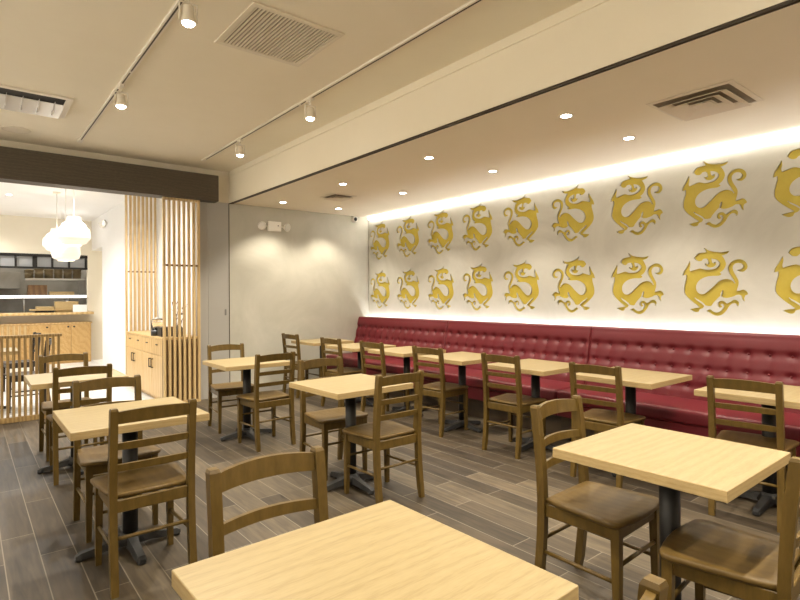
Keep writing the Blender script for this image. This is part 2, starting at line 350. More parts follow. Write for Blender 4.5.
# local x -> -Y, local y -> +Z, local z -> -X (towards the room)
RW = Matrix(((0, 0, -1), (-1, 0, 0), (0, 1, 0)))
def wall_obj(name, me, m, x, y, z):
    for v in me.vertices: v.co = RW @ v.co
    me.materials.clear(); me.materials.append(m)
    o = bpy.data.objects.new(name, me); COL.objects.link(o); o.location = (x, y, z); return o
DY = [6.735, 6.045, 5.35, 4.668, 3.982, 3.29, 2.588, 1.895, 1.19]
DZ = [2.19, 1.425]
ZB, ZT = 0.02, 2.60
cuts = [-6.99] + [-(a+b_)/2 for a, b_ in zip(DY, DY[1:])] + [-.84, 2.4]
ZM = (DZ[0]+DZ[1])/2
regions = [[[(cuts[-2], ZB), (cuts[-1], ZB), (cuts[-1], ZM), (cuts[-1], ZT), (cuts[-2], ZT), (cuts[-2], ZM)]]]
for i, y in enumerate(DY):
    sg = -1 if i < 6 else 1
    a, b_ = cuts[i], cuts[i+1]
    for z, za, zb in ((DZ[0], ZM, ZT), (DZ[1], ZB, ZM)):
        regions.append([[(a, za), (b_, za), (b_, zb), (a, zb)]] + [[(-y+sg*q[0], z+q[1]) for q in sh_] for sh_ in SH])
me = flat_mesh('wall_dragon', regions, .024)
structure(wall_obj('wall_dragon', me, M['panel'], XW+.012, 0, 0))
sbox('wall_dragon_backing', M['panel'], XW+.024, XW+.12, Y0, YB, 0, 2.6)
gp = [None, None]
for k in (0, 1):
    mb = []
    sg = -1 if k == 0 else 1
    mm_ = flat_mesh('dragon_figure', [[[(sg*q[0], q[1]) for q in s_]] for s_ in SH], .006)
    for v in mm_.vertices: v.co = RW @ v.co
    mm_.materials.append(M['gold']); gp[k] = mm_
ORD = ['first', 'second', 'third', 'fourth', 'fifth', 'sixth', 'seventh', 'eighth', 'ninth']
for r, row in enumerate(('upper', 'lower')):
    for i, y in enumerate(DY):
        o = bpy.data.objects.new('dragon_cutout', gp[0 if i < 6 else 1]); COL.objects.link(o)
        o.location = (XW+.021, y, DZ[r])
        side = 'tail left' if i < 6 else 'tail right'
        tag(o, f'gold dragon cutout in the {row} row, {ORD[i]} from the back corner, {side}', 'wall ornament', 'gold dragons on the plaster wall')

# LED strips: in the cove above and behind the bench
o = MB().box(XW-.024, XW-.002, Y0+.1, YB-.06, 2.566, 2.578).build('light_strip', M['led']); tag(o, 'white light strip under the soffit along the top of the dragon wall', 'light')
o = MB().box(XW-.04, XW-.015, Y0+.1, YB-.02, .93, .945).build('light_strip', M['ledup']); tag(o, 'white light strip hidden behind the top of the red banquette', 'light')

# ------------------------------------------------------------------ red banquette
def back_surface(ylen, nb):
    """tufted back, local: y along the bench from 0 to ylen, front faces -x"""
    bm = bmesh.new()
    ny, nz = int(ylen/.0147), 44
    rows = (.545, .695, .845)
    cols = [(.5+k)*ylen/nb for k in range(nb)]
    prof = []
    for j in range(nz+1):
        z = .40 + (.985-.40)*j/nz; prof.append((4.735+(z-.44)*.235, z))
    for a in (20, 50, 80): # rolled top edge
        t = math.radians(a); prof.append((4.863+.022-.022*math.cos(t), .985+.022*math.sin(t)))
    prof += [(4.95, 1.008), (5.0, 1.0), (5.0, .40)]
    G = []
    for i in range(ny+1):
        y = ylen*i/ny; col = []
        for (x, z) in prof:
            dx = 0
            if z < .97 and x < 4.9:
                for zr in rows:
                    e = (z-zr)/.03
                    if abs(e) < 3: dx += .009*math.exp(-e*e)
                for yc in cols:
                    ey = (y-yc)/.03
                    if abs(ey) < 3 and z < .90:
                        dx += .005*math.exp(-ey*ey)*(1 if z < .86 else max(0, (.9-z)/.04))
                        for zr in rows:
                            r2 = ((y-yc)**2+(z-zr)**2)/.022**2
                            if r2 < 9: dx += .018*math.exp(-r2)
                if z > .86: dx -= .006*math.sin(PI*min(1, (z-.86)/.12))
            ed = min(y, ylen-y)
            if ed < .02: dx += .014*(1-ed/.02)**2 if x < 4.95 else 0
            col.append(bm.verts.new((x+dx, y, z)))
        G.append(col)
    for i in range(ny):
        for j in range(len(prof)-1):
            f = bm.faces.new([G[i][j], G[i+1][j], G[i+1][j+1], G[i][j+1]]); f.smooth = True
    for g in (G[0], G[-1]): bm.faces.new(g)
    mb = MB(); mb.bm.free(); mb.bm = bm
    return mb, [(c, zr) for c in cols for zr in rows]
def seat_cushion(ylen):
    mb = MB()
    mb.box(4.255, 4.80, .004, ylen-.004, .33, .445, bev=.03, seg=4)
    for f in mb.bm.faces: f.smooth = True
    return mb
def bench_section(y1, ylen, nb, label):
    root = empty('banquette_section', (0, y1-ylen, 0), 0, label, 'bench', 'red banquette sections along the dragon wall')
    mb, bt = back_surface(ylen, nb)
    bk = mb.build('backrest', M['red'], root)
    for (yc, zr) in bt:
        x = 4.735+(zr-.44)*.235+.030
        b_ = MB(); q = bmesh.new(); bmesh.ops.create_uvsphere(q, u_segments=10, v_segments=6, radius=.011)
        for f in q.faces: f.smooth = True
        b_._add(q, 0, Matrix.Translation((x-.002, yc, zr)) @ Matrix.Diagonal((.55, 1, 1, 1)))
        b_.build('button', M['red'], bk)
    seat_cushion(ylen).build('seat_cushion', M['red'], root)
    MB().box(4.275, 4.80, .0, ylen, .20, .332, bev=.008).build('front_panel', M['red'], root)
    MB().box(4.34, 5.0, .0, ylen, 0, .20).build('plinth', M['plinth'], root)
    MB().box(4.80, 5.03, .0, ylen, .20, .42).build('back_frame', M['plinth'], root)
    return root
bench_section(7.055, 2.045, 14, 'red tufted leather banquette section at the far end against the back wall')
bench_section(5.01, 2.05, 14, 'red tufted leather banquette section, second from the back wall')
bench_section(2.96, 2.05, 14, 'red tufted leather banquette section, third from the back wall, at the right of the photo')
bench_section(.91, 2.05, 14, 'red tufted leather banquette section nearest the camera, cut by the right edge')

# ------------------------------------------------------------------ tables
def make_table():
    t = empty('dining_table', (0, 0, 0))
    mb = MB().box(-.3155, .3155, -.3155, .3155, .682, .72, bev=.0025, seg=2)
    for f in mb.bm.faces:
        f.normal_update(); f.material_index = 0 if abs(f.normal.z) > .8 else 1
    mb.build('tabletop', [M['top'], M['edge']], t)
    MB().cyl((0, 0, .05), (0, 0, .681), .038, n=24).build('column', M['black'], t)
    mb = MB(); mb.box(-.16, .16, -.16, .16, .669, .682); mb.build('top_plate', M['black'], t)
    mb = MB()
    mb.cyl((0, 0, .035), (0, 0, .085), .07, .042, n=24)
    for k in range(4):
        a = k*PI/2; c_, s_ = math.cos(a), math.sin(a)
        prof = [(.03, .036, .075), (.10, .030, .060), (.18, .025, .046), (.235, .024, .038), (.255, .016, .026)]
        rings = []
        for r, w, z in prof:
            z0 = .012 if r > .17 else .024
            rings.append([mb.bm.verts.new((r*c_-q*w*s_, r*s_+q*w*c_, zz)) for q, zz in ((-1, z0), (1, z0), (.7, z), (-.7, z))])
        for i in range(len(rings)-1):
            for j in range(4): mb.bm.faces.new([rings[i][j], rings[i][(j+1) % 4], rings[i+1][(j+1) % 4], rings[i+1][j]])
        mb.bm.faces.new(rings[0][::-1]); mb.bm.faces.new(rings[-1])
    base = mb.build('base', M['iron'], t)
    for k in range(4):
        a = k*PI/2
        MB().cyl((.235*math.cos(a), .235*math.sin(a), 0), (.235*math.cos(a), .235*math.sin(a), .016), .02, n=14).build('glide', M['iron'], base)
    return t
TABLES = [
 (.645, .905, 1.0, 'pale square wooden table in the foreground, cut by the bottom edge', None),
 (2.03, .92, .3, 'pale square wooden table at the right front with two chairs tucked under it', None),
 (2.01, 3.01, .8, 'pale square wooden table in the middle of the room', None),
 (.65, 2.99, .1, 'pale square wooden table at the left with a tall chair in front of it', None),
 (.645, 4.67, -.3, 'pale square wooden table in front of the low slatted fence', None),
 (1.985, 4.66, -.8, 'pale square wooden table by the slatted screen and grey door', None),
 (3.66, 6.14, .5, 'pale square bench table in front of the back wall, farthest of the bench row', 'B'),
 (3.63, 5.22, .1, 'pale square bench table, second from the back wall', 'B'),
 (3.70, 4.45, 1.0, 'pale square bench table, third from the back wall', 'B'),
 (3.69, 3.61, -.4, 'pale square bench table, fourth from the back wall', 'B'),
 (3.69, 2.76, -.5, 'pale square bench table, fifth from the back wall', 'B'),
 (3.73, 1.96, -.6, 'pale square bench table, sixth from the back wall, right of centre', 'B'),
 (3.72, 1.10, 0, 'pale square bench table nearest the camera, cut by the right edge', 'B'),
]
proto_t = make_table()
for i, (x, y, a, lab, g) in enumerate(TABLES):
    t = proto_t if i == 0 else copy_tree(proto_t)
    t.location = (x*1.0517, y*1.0517, 0); t.rotation_euler.z = math.radians(a)
    tag(t, lab, 'table', 'tables along the red bench' if g else 'tables in the open floor')

# ------------------------------------------------------------------ chairs
def make_chair(m_frame, m_seat):
    c = empty('ladder_back_chair', (0, 0, 0))
    def post_y(z):
        P = [(0, -.196), (.25, -.172), (.43, -.163), (.60, -.172), (.832, -.198)]
        for (a, ya), (b_, yb) in zip(P, P[1:]):
            if z <= b_: return ya+(yb-ya)*(z-a)/(b_-a)
        return P[-1][1]
    for s in (-1, 1):
        mb = MB(); zs = [0, .06, .12, .2, .28, .36, .44, .52, .6, .68, .76, .826, .836]
        # smooth curve through the post profile
        def py(z):
            return -.163 - .034*((.42-z)/.42)**2 if z < .42 else -.163 - .036*((z-.42)/.424)**1.6
        pts = [(s*.1715, py(z), z) for z in zs]
        sizes = [(.030, .028) if z < .05 else (.033, .036) for z in zs]; sizes[-1] = (.026, .028)
        mb.sweep(pts, sizes).bevel(.004, 2, .5)
        mb.build('back_post', m_frame, c)
    def rail(z0, z1, arch, bow, name, th=.018):
        mb = MB(); n = 14; rings = []
        zc = (z0+z1)/2
        yb = -.163 - .036*((zc-.42)/.424)**1.6
        for i in range(n+1):
            u = -1+2*i/n; x = u*.1585; y = yb - bow*(1-u*u); zt = z1+arch*(1-u*u); zb_ = z0+arch*.5*(1-u*u)
            tl = -.006*(zt-zb_)/.05
            rings.append([mb.bm.verts.new(q) for q in ((x, y-th/2, zb_), (x, y+th/2, zb_), (x, y+th/2+tl, zt), (x, y-th/2+tl, zt))])
        for i in range(n):
            for j in range(4): mb.bm.faces.new([rings[i][j], rings[i][(j+1) % 4], rings[i+1][(j+1) % 4], rings[i+1][j]])
        mb.bm.faces.new(rings[0][::-1]); mb.bm.faces.new(rings[-1])
        mb.bevel(.003, 2, .8)
        return mb.build(name, m_frame, c)
    rail(.765, .820, .012, .026, 'top_rail')
    rail(.645, .676, .006, .024, 'back_slat', .015)
    rail(.547, .578, .005, .020, 'back_slat', .015)
    # seat with rounded front corners and a shallow dish
    mb = MB(); pts = []
    hw_r, hw_f, yr, yf = .172, .208, -.150, .220
    out = [(-hw_r, yr), (hw_r, yr), (hw_r+.012, yr+.08)]
    for k in range(9):
        a = math.radians(0 + 90*k/8); out.append((hw_f-.042+.042*math.cos(a), yf-.060+.042*math.sin(a)))
    for k in range(1, 6):
        u = 1-2*k/6; out.append((u*(hw_f-.042), yf-.018+.018*(1-u*u)))
    for k in range(9):
        a = math.radians(90+90*k/8); out.append((-(hw_f-.042)+.042*math.cos(a), yf-.060+.042*math.sin(a)))
    out.append((-hw_r-.012, yr+.08))
    cx, cy = 0, .03; rings = []
    zt, zb_ = .436, .413
    for sca, dz in ((1.0, -.004), (.975, 0), (.8, -.003), (.5, -.009), (.2, -.010)):
        rings.append([mb.bm.verts.new((cx+(x-cx)*sca, cy+(y-cy)*sca, zt+dz)) for x, y in out])
    bot = [[mb.bm.verts.new((cx+(x-cx)*sca, cy+(y-cy)*sca, z)) for x, y in out] for sca, z in ((1.0, zb_+.008), (.975, zb_))]
    n = len(out)
    seq = [bot[1], bot[0]] + rings
    for a, b_ in zip(seq, seq[1:]):
        for i in range(n):
            f = mb.bm.faces.new([a[i], a[(i+1) % n], b_[(i+1) % n], b_[i]]); f.smooth = True
    mb.bm.faces.new(rings[-1]); mb.bm.faces.new(bot[1][::-1])
    mb.build('seat', m_seat, c)
    # apron under the seat
    mb = MB()
    mb.box(-.155, .155, .165, .183, .358, .414, bev=.002); mb.box(-.155, .155, -.172, -.154, .358, .414, bev=.002)
    mb.box(-.176, -.158, -.15, .16, .358, .414, bev=.002); mb.box(.158, .176, -.15, .16, .358, .414, bev=.002)
    mb.build('apron', m_frame, c)
    for s in (-1, 1):
        MB().sweep([(s*.172, .178, 0), (s*.170, .176, .2), (s*.168, .174, .414)], [(.025, .025), (.031, .031), (.036, .036)]).bevel(.004, 2, .5).build('leg', m_frame, c)
        MB().cyl((s*.170, -.172, .20), (s*.170, .172, .19), .0085, n=12).build('stretcher', m_frame, c)
    MB().cyl((-.165, .177, .255), (.165, .177, .255), .0085, n=12).build('stretcher', m_frame, c)
    MB().cyl((-.165, -.176, .245), (.165, -.176, .245), .0085, n=12).build('stretcher', m_frame, c)
    return c
R = math.radians
OPEN = 'chairs at the open floor tables'; BEN = 'chairs facing the red bench'
CHAIRS = [  # x, y, heading (0 faces +Y), label, group
 (2.17, 2.87, 0, 'brown slatted chair at the near side of the middle table, back turned to camera', OPEN),
 (2.195, 3.53, 178, 'brown slatted chair on the far side of the middle table, facing the camera', OPEN),
 (2.155, 1.29, 182, 'brown slatted chair at the far side of the right front table', OPEN),
 (2.085, .71, 5, 'brown slatted chair at the right front table, its back cut by the right edge', OPEN),
 (.685, 2.86, 0, 'brown slatted chair shown whole at the near side of the left table', OPEN),
 (.69, 3.54, 181, 'brown slatted chair on the far side of the left table', OPEN),
 (.68, 4.725, -2, 'brown slatted chair at the near side of the fence table', OPEN),
 (.69, 5.42, 182, 'brown slatted chair between the fence table and the slatted fence', OPEN),
 (2.115, 5.35, 175, 'brown slatted chair on the far side of the table by the grey door', OPEN),
 (2.12, 4.56, 2, 'brown slatted chair on the near side of the table by the grey door', OPEN),
 (3.565, 6.50, -86, 'brown slatted chair at the bench table against the back wall, farthest chair', BEN),
 (3.57, 5.49, -86, 'brown slatted chair at the second bench table from the back wall', BEN),
 (3.62, 4.73, -87, 'brown slatted chair at the third bench table from the back wall', BEN),
 (3.655, 3.87, -85, 'brown slatted chair at the fourth bench table from the back wall', BEN),
 (3.67, 2.97, -87, 'brown slatted chair at the fifth bench table from the back wall', BEN),
 (3.66, 2.10, -86, 'brown slatted chair at the sixth bench table from the back wall', BEN),
 (3.695, 1.18, -84, 'brown slatted chair at the bench table nearest the camera', BEN),
 (.725, 1.345, 180, 'brown slatted chair beyond the foreground table, only its back showing', OPEN),
 (.755, .645, 0, 'brown slatted chair before the foreground table, one post tip at the bottom edge', OPEN),
]
proto_c = make_chair(M['chair'], M['seat'])
for i, (x, y, a, lab, g) in enumerate(CHAIRS):
    c = proto_c if i == 0 else copy_tree(proto_c)
    c.location = (x, y, 0); c.rotation_euler.z = R(a)
    tag(c, lab, 'chair', g)
# black chairs behind the slatted fence, and their table
dark = make_chair(M['darkchair'], M['darkchair']); dark.location = (.60, 7.85, 0); dark.rotation_euler.z = R(80); dark.name = 'dark_dining_chair'
tag(dark, 'black wooden chair standing right behind the low slatted fence', 'chair', 'black chairs behind the fence')
d2 = copy_tree(dark); d2.location = (.62, 9.4, 0); d2.rotation_euler.z = R(95); tag(d2, 'black wooden chair farther back behind the low slatted fence', 'chair')
t = copy_tree(proto_t); t.location = (.18, 8.0, 0); t.rotation_euler.z = 0; tag(t, 'pale wooden table behind the low slatted fence at the left edge', 'table', 'tables behind the fence')

# ------------------------------------------------------------------ slat screens, fence, service cabinet
def screen(name, x0, x1, y, z0, z1, n, rail_z, label):
    r = empty(name, ((x0+x1)/2, y, 0), 0, label, 'screen')
    mb = MB(); w = .030; p = (x1-x0-w)/(n-1); c = (x0+x1)/2
    for i in range(n):
        xa = x0+i*p-c; mb.box(xa, xa+w, -.022, .022, z0, z1-.03, bev=.002)
    mb.build('slat_panel', M['slat'], r)
    MB().box(x0-c, x1-c, -.015, .015, rail_z-.012, rail_z+.012).build('cross_rail', M['cabend'], r)
    MB().box(x0-c, x1-c, -.026, .026, z1-.03, z1).build('top_rail', M['slat'], r)
    MB().box(x0-c, x1-c, -.024, .024, max(0, z0-.03), z0).build('bottom_rail', M['slat'], r)
    return r
screen('slatted_screen', 1.895, 2.345, 6.975, .03, 2.578, 8, 1.735, 'tall pale wooden slatted screen beside the grey door, nearer of the two')
screen('slatted_screen', 1.90, 2.345, 8.985, .03, 2.97, 8, 1.735, 'tall pale wooden slatted screen at the far end of the service cabinet')
r = empty('slatted_fence', (0, 7.12, 0), 0, 'low slatted wooden fence in front of the white floor at the left edge', 'fence')
mb = MB()
x = .83
while x > -1.8:
    mb.box(x-.027, x, -.014, .014, .05, .905, bev=.002); x -= .0515
mb.build('slat_panel', M['fence'], r)
MB().box(-1.85, .85, -.022, .022, .905, .935, bev=.002).build('top_rail', M['fence'], r)
MB().box(-1.85, .85, -.022, .022, 0, .055, bev=.002).build('bottom_rail', M['fence'], r)

r = empty('service_cabinet', (1.9, 7.97, 0), 0, 'pale wooden service cabinet with drawers and doors between the two slatted screens', 'cabinet')
MB().box(.018, .45, -.94, .98, .06, .80).build('body', M['cab'], r)
MB().box(.05, .45, -.93, .96, 0, .06).build('plinth', M['cab'], r)
MB().box(0, .46, -.94, .99, .80, .825, bev=.002).build('countertop', M['cab'], r)
MB().box(.0, .455, -.955, -.94, .0, .80).build('end_panel', M['cabend'], r)['label'] = 'dark brown end panel'
for k in range(4):
    ya = -.93+k*.475; yb = ya+.469
    dr = MB().box(.0, .018, ya, yb, .60, .795, bev=.002).build('drawer', M['cab'], r)
    MB().box(-.012, .0, (ya+yb)/2-.035, (ya+yb)/2+.035, .725, .737, bev=.002).build('handle', M['black'], dr)
    do = MB().box(.0, .018, ya, yb, .065, .595, bev=.002).build('door', M['cab'], r)
    hy = yb-.05 if k % 2 == 0 else ya+.05
    h = MB(); h.box(-.03, -.02, hy-.006, hy+.006, .42, .54); h.box(-.03, 0, hy-.006, hy+.006, .42, .432); h.box(-.03, 0, hy-.006, hy+.006, .528, .54)
    h.build('handle', M['black'], do)
# things on the cabinet
r = empty('glass_jar', (2.0, 7.62, .825), 0, 'clear glass jar with a black base standing on the service cabinet', 'jar')
MB().lathe([(.0, .075), (.075, .075), (.08, .09), (.08, .20), (.06, .225), (.055, .225), (.074, .198), (.074, .092), (0, .085)], n=28).build('glass', M['clear'], r)
MB().cyl((0, 0, 0), (0, 0, .075), .085, n=28).build('base', M['ceramic'], r)
MB().lathe([(.0, .25), (.02, .25), (.025, .235), (.062, .232), (.062, .225), (0, .225)], n=28).build('lid', M['steel'], r)
o = MB().box(1.96, 2.20, 7.30, 7.48, .825, .95, bev=.008, seg=2).build('black_box', M['ceramic']); tag(o, 'small black box on the service cabinet beside the glass jar', 'box')
r = empty('branch_vase', (2.14, 7.17, .825), 0, 'dark vase of bare twigs behind the nearer slatted screen', 'vase')
MB().lathe([(0, 0), (.045, 0), (.06, .05), (.05, .11), (.03, .14), (.035, .15), (.026, .14), (0, .03)], n=24).build('vase', M['ceramic'], r)
for k in range(7):
    a = k*2*PI/7+.3; mb = MB(); p0 = Vector((0, 0, .06)); d = Vector((.35*math.cos(a), .18*math.sin(a), 1)).normalized()
    for j in range(5):
        p1 = p0+d*.075; mb.cyl(p0, p1, .0042-.0006*j, .0036-.0006*j, n=6)
        d = (d+Vector((random.uniform(-.35, .35), random.uniform(-.2, .2), .1))).normalized()
        if j > 1: mb.cyl(p1, p1+Vector((random.uniform(-.04, .04), random.uniform(-.02, .02), .03)), .0025, .006, n=6)
        p0 = p1
    mb.build('twig', M['twig'], r)

# ------------------------------------------------------------------ kitchen pass
o = MB().box(-2.15, 2.09, 12.72, KY+.10, 1.0, 1.05, bev=.003).build('counter_ledge', M['cab']); tag(o, 'long pale wooden ledge along the kitchen pass opening', 'counter')
r = empty('wall_cabinet', (0, 12.98, 0), 0, 'run of mottled birch cabinet doors below the kitchen ledge', 'cabinet')
MB().box(.3, 2.06, -.10, .20, 0, .81).build('body', M['kcab'], r)
MB().box(-2.1, 2.08, -.13, .21, .81, .84).build('top', M['cab'], r)
for xa, xb in ((.98, 1.33), (1.335, 1.695), (1.70, 2.06)):
    do = MB().box(xa, xb-.006, -.12, -.10, .04, .805, bev=.002).build('door', M['kcab'], r)
    kx = xb-.05 if xa < 1.5 else xa+.05
    MB().cyl((kx, -.14, .75), (kx, -.12, .75), .018, n=12).build('knob', M['black'], do)
mb = MB()
for k in range(28):
    x = .94-k*.09; mb.box(x-.045, x, -.12, -.09, .04, .80)
mb.build('slatted_front', M['slat'], r)
r.name = 'birch_cabinet'
# glazed cabinet across the top of the opening
r = empty('glazed_cabinet', (0, KY+.06, 0), 0, 'dark framed row of frosted glass panels across the top of the kitchen opening', 'cabinet')
mb = MB(); mb.box(-2.1, 2.05, -.07, .05, 2.19, 2.25); mb.box(-2.1, 2.05, -.07, .05, 1.95, 1.985)
xs = [2.02, 1.71, 1.41, 1.11, .79, .50, .20, -.1]
for i, x in enumerate(xs): mb.box(x-.018 if i != 3 else x-.04, x+.018 if i != 3 else x+.04, -.07, .05, 1.98, 2.21)
mb.build('frame', M['black'], r)
for a, b_ in zip(xs, xs[1:]):
    MB().box(b_+.018, a-.018, -.02, -.008, 1.985, 2.19).build('pane', M['frost'], r)
# shelves
o = MB().box(.98, 2.07, 13.55, 13.95, 1.73, 1.76).build('metal_shelf', M['steel']); tag(o, 'steel shelf in the kitchen holding the row of bamboo steamers', 'shelf')
r = empty('steel_pass_shelf', (0, 13.6, 0), 0, 'steel shelf with a glowing front edge above the kitchen ledge', 'shelf')
MB().box(-2, 2.07, -.1, .4, 1.36, 1.383, bev=.003).build('shelf', M['steel'], r)
MB().box(-2, 2.07, -.12, -.1, 1.345, 1.40).build('glowing_edge', mat('shelf_edge_glow', (1, 1, 1), .3, emis=(1, .98, .95), estr=1.6), r)  # bright line of the steel edge put in as emission
MB().cyl((.95, -.05, 1.0), (.95, -.05, 1.36), .012, n=12).build('upright', M['steel'], r)
MB().cyl((1.72, .0, 1.05), (1.72, .0, 1.36), .03, n=12).build('post', M['steel'], r)
XSb = [1.05, 1.225, 1.40, 1.575, 1.75, 1.925]; HB = [.20, .24, .22, .26, .25, .25]
for k, (x, h) in enumerate(zip(XSb, HB)):
    r = empty('bamboo_steamer', (x, 13.72, 1.76), 0, f'round bamboo steamer on the kitchen shelf, {ORD[k]} from the left', 'steamer', 'bamboo steamers on the kitchen shelf')
    MB().lathe([(0, 0), (.078, 0), (.078, h*.42), (.083, h*.43), (.083, h*.5), (.078, h*.51), (.078, h*.72), (0, h*.72)], n=24).build('basket', M['steamer'], r)
    MB().lathe([(.078, h*.72), (.084, h*.73), (.084, h*.88), (.06, h*.97), (0, h)], n=24).build('lid', M['steamer'], r)
def kthing(name, m, a, label, cat, bev=.004):
    o = MB().box(*a, bev=bev).build(name, m); return tag(o, label, cat)
kthing('wooden_tray', M['bamboo'], (1.0, 1.85, 12.80, 13.05, 1.09, 1.12), 'wide flat wooden tray lying across the kitchen ledge', 'tray')
kthing('tray_support', M['black'], (1.08, 1.40, 12.84, 13.0, 1.05, 1.09), 'dark low box under the left of the wooden tray', 'box')
kthing('wooden_bowl', M['bamboo'], (1.42, 1.78, 12.84, 13.0, 1.05, 1.09), 'low brown wooden box under the right of the wooden tray', 'box')
kthing('wooden_box', M['bamboo'], (1.42, 1.83, 12.84, 13.02, 1.12, 1.27), 'pale wooden box on top of the flat tray', 'box')
kthing('wooden_board', M['bamboo'], (1.10, 1.40, 12.84, 13.02, 1.12, 1.17), 'thin wooden boards on the left of the flat tray', 'board')
kthing('paper_box', M['paper'], (1.72, 1.96, 12.72, 12.79, 1.05, 1.20), 'white paper box on the right end of the kitchen ledge', 'box')
kthing('kitchen_hood', M['ksteel'], (-2, .92, 13.9, 14.55, 1.55, 1.90), 'dark steel hood at the left of the kitchen', 'hood')
kthing('cooking_counter', M['steel'], (-2, 2.05, 13.9, 14.55, 0, .95), 'long steel cooking counter behind the kitchen pass', 'counter')
kthing('brown_crate', M['cabend'], (1.02, 1.36, 13.62, 13.88, 1.385, 1.62), 'brown wooden crate on the lit steel shelf', 'crate')
kthing('tan_board', M['bamboo'], (1.40, 1.86, 13.62, 13.82, 1.385, 1.48), 'tan wooden board box beside the brown crate on the lit shelf', 'box')

# ------------------------------------------------------------------ ceiling fittings
def spot(loc, e, size, blend=.5, col=(1, .83, .60), rad=.03, d=(0, 0, -1), parent=None):
    li = bpy.data.lights.new('lamp', 'SPOT'); li.energy = e; li.spot_size = R(size); li.spot_blend = blend; li.color = col; li.shadow_soft_size = rad
    o = bpy.data.objects.new('lamp_light', li); COL.objects.link(o); o.location = loc
    o.rotation_euler = Vector(d).to_track_quat('-Z', 'Y').to_euler()
    return o
E_DOWN, E_TRACK, E_KIT, E_FILL = 56, 128, 78, 170
XD = (3.32, 4.20); YD = (6.57, 5.10, 3.65, 2.20, .75, -.70)
def downlight(x, y, z, label, group, m, e, size, col):
    r = empty('recessed_downlight', (x, y, z), 0, label, 'ceiling light', group)
    MB().lathe([(.036, -.001), (.050, -.004), (.052, 0), (.036, 0)], n=28).build('trim_ring', M['whitemetal'], r)
    MB().cyl((0, 0, -.0015), (0, 0, 0), .036, n=28).build('lens', m, r)
    if e: spot((x, y, z-.012), e, size, .55, col, .025)
NEAR = ['closest to the back wall', 'second from the back wall', 'third from the back wall', 'fourth from the back wall', 'fifth from the back wall', 'sixth from the back wall']
for j, y in enumerate(YD):
    for i, x in enumerate(XD):
        row = 'row away from the dragon wall' if i == 0 else 'row beside the dragon wall'
        downlight(x, y, ZS, f'recessed soffit downlight, {NEAR[j]}, {row}', 'soffit downlights', M['lens'], E_DOWN, 110, (1, .905, .755))
def track(x, y0, y1, ym, heads, label, hl):
    r = empty('track_rail', (x, 0, ZC), 0, label, 'track light rail')
    MB().box(-.018, .018, y0, y1, -.018, 0, bev=.002).build('channel', M['whitemetal'], r)
    mb = MB(); mb.box(-.005, .005, y0+.06, ym-.02, -.0195, -.0165); mb.box(-.005, .005, ym+.02, y1-.06, -.0195, -.0165)
    mb.build('slot', M['bronze'], r)
    MB().box(-.026, .026, y1-.02, y1+.06, -.020, 0, bev=.003).build('end_feed', M['whitemetal'], r)
    for y, lab in zip(heads, hl):
        h = empty('track_spotlight', (x, y, ZC-.018), 0, lab, 'track light', 'white track spotlights')
        MB().box(-.016, .016, -.045, .045, -.022, -.001, bev=.003).build('adapter', M['whitemetal'], h)
        st = MB(); st.cyl((.0, 0, -.02), (.0, 0, -.06), .010, n=12); st.build('stem', M['whitemetal'], h)
        yk = MB()
        yk.box(-.050, -.046, -.008, .008, -.16, -.055); yk.box(.046, .050, -.008, .008, -.16, -.055); yk.box(-.05, .05, -.008, .008, -.058, -.054)
        yk.build('yoke', M['whitemetal'], h)
        MB().lathe([(0, -.075), (.028, -.075), (.030, -.08), (.030, -.125), (.032, -.13), (.038, -.155), (.040, -.168), (.036, -.168), (.034, -.155), (0, -.155)], n=28).build('housing', M['whitemetal'], h)
        MB().lathe([(0, -.185), (.018, -.182), (.030, -.174), (.035, -.163), (0, -.160)], n=24).build('lens', M['lens'], h)
        spot((x, y, ZC-.018-.215), E_TRACK, 120, .6, (1, .905, .755), .015)
track(.955, -2.0, 6.55, 4.32, (4.63, 3.0, 1.35, -.4), 'left white ceiling track with a thin dark slot',
      ['white track spotlight on the left ceiling track, nearest the beam', 'white track spotlight on the left ceiling track at the top of the photo', 'white track spotlight on the left ceiling track just above the camera', 'white track spotlight on the left ceiling track behind the camera'])
track(2.27, -2.0, 6.55, 4.16, (5.47, 3.98, .75, -.9), 'right white ceiling track with a thin dark slot, beside the soffit face',
      ['white track spotlight on the right ceiling track, far head near the dark beam', 'white track spotlight on the right ceiling track, second head from the dark beam', 'white track spotlight on the right ceiling track, third head from the beam', 'white track spotlight on the right ceiling track, fourth head from the beam'])

FILL_HEADS = [(-1.3, 5.6), (-1.3, 3.6), (-1.3, 1.6), (-1.3, -.4)]  # added unseen track heads, bounced off the left wall as room fill
r = empty('track_rail', (-1.3, 0, ZC), 0, 'added unseen ceiling track along the left wall, carrying fill lamps', 'track light rail')
MB().box(-.018, .018, -2.0, 6.5, -.018, 0, bev=.002).build('channel', M['whitemetal'], r)
for k, (x, y) in enumerate(FILL_HEADS):
    h = empty('track_spotlight', (x, y, ZC-.018), 0, f'added unseen fill spotlight by the left wall, {ORD[k]} from the beam', 'track light', 'added fill spotlights')
    MB().cyl((0, 0, -.001), (0, 0, -.06), .012, n=12).build('stem', M['whitemetal'], h)
    MB().cyl((.03, 0, -.06), (-.07, 0, -.13), .034, .044, n=24).build('housing', M['whitemetal'], h)
    spot((x-.10, y, ZC-.018-.155), E_FILL, 130, .7, (1, .905, .755), .04, (-.75, 0, -.66))

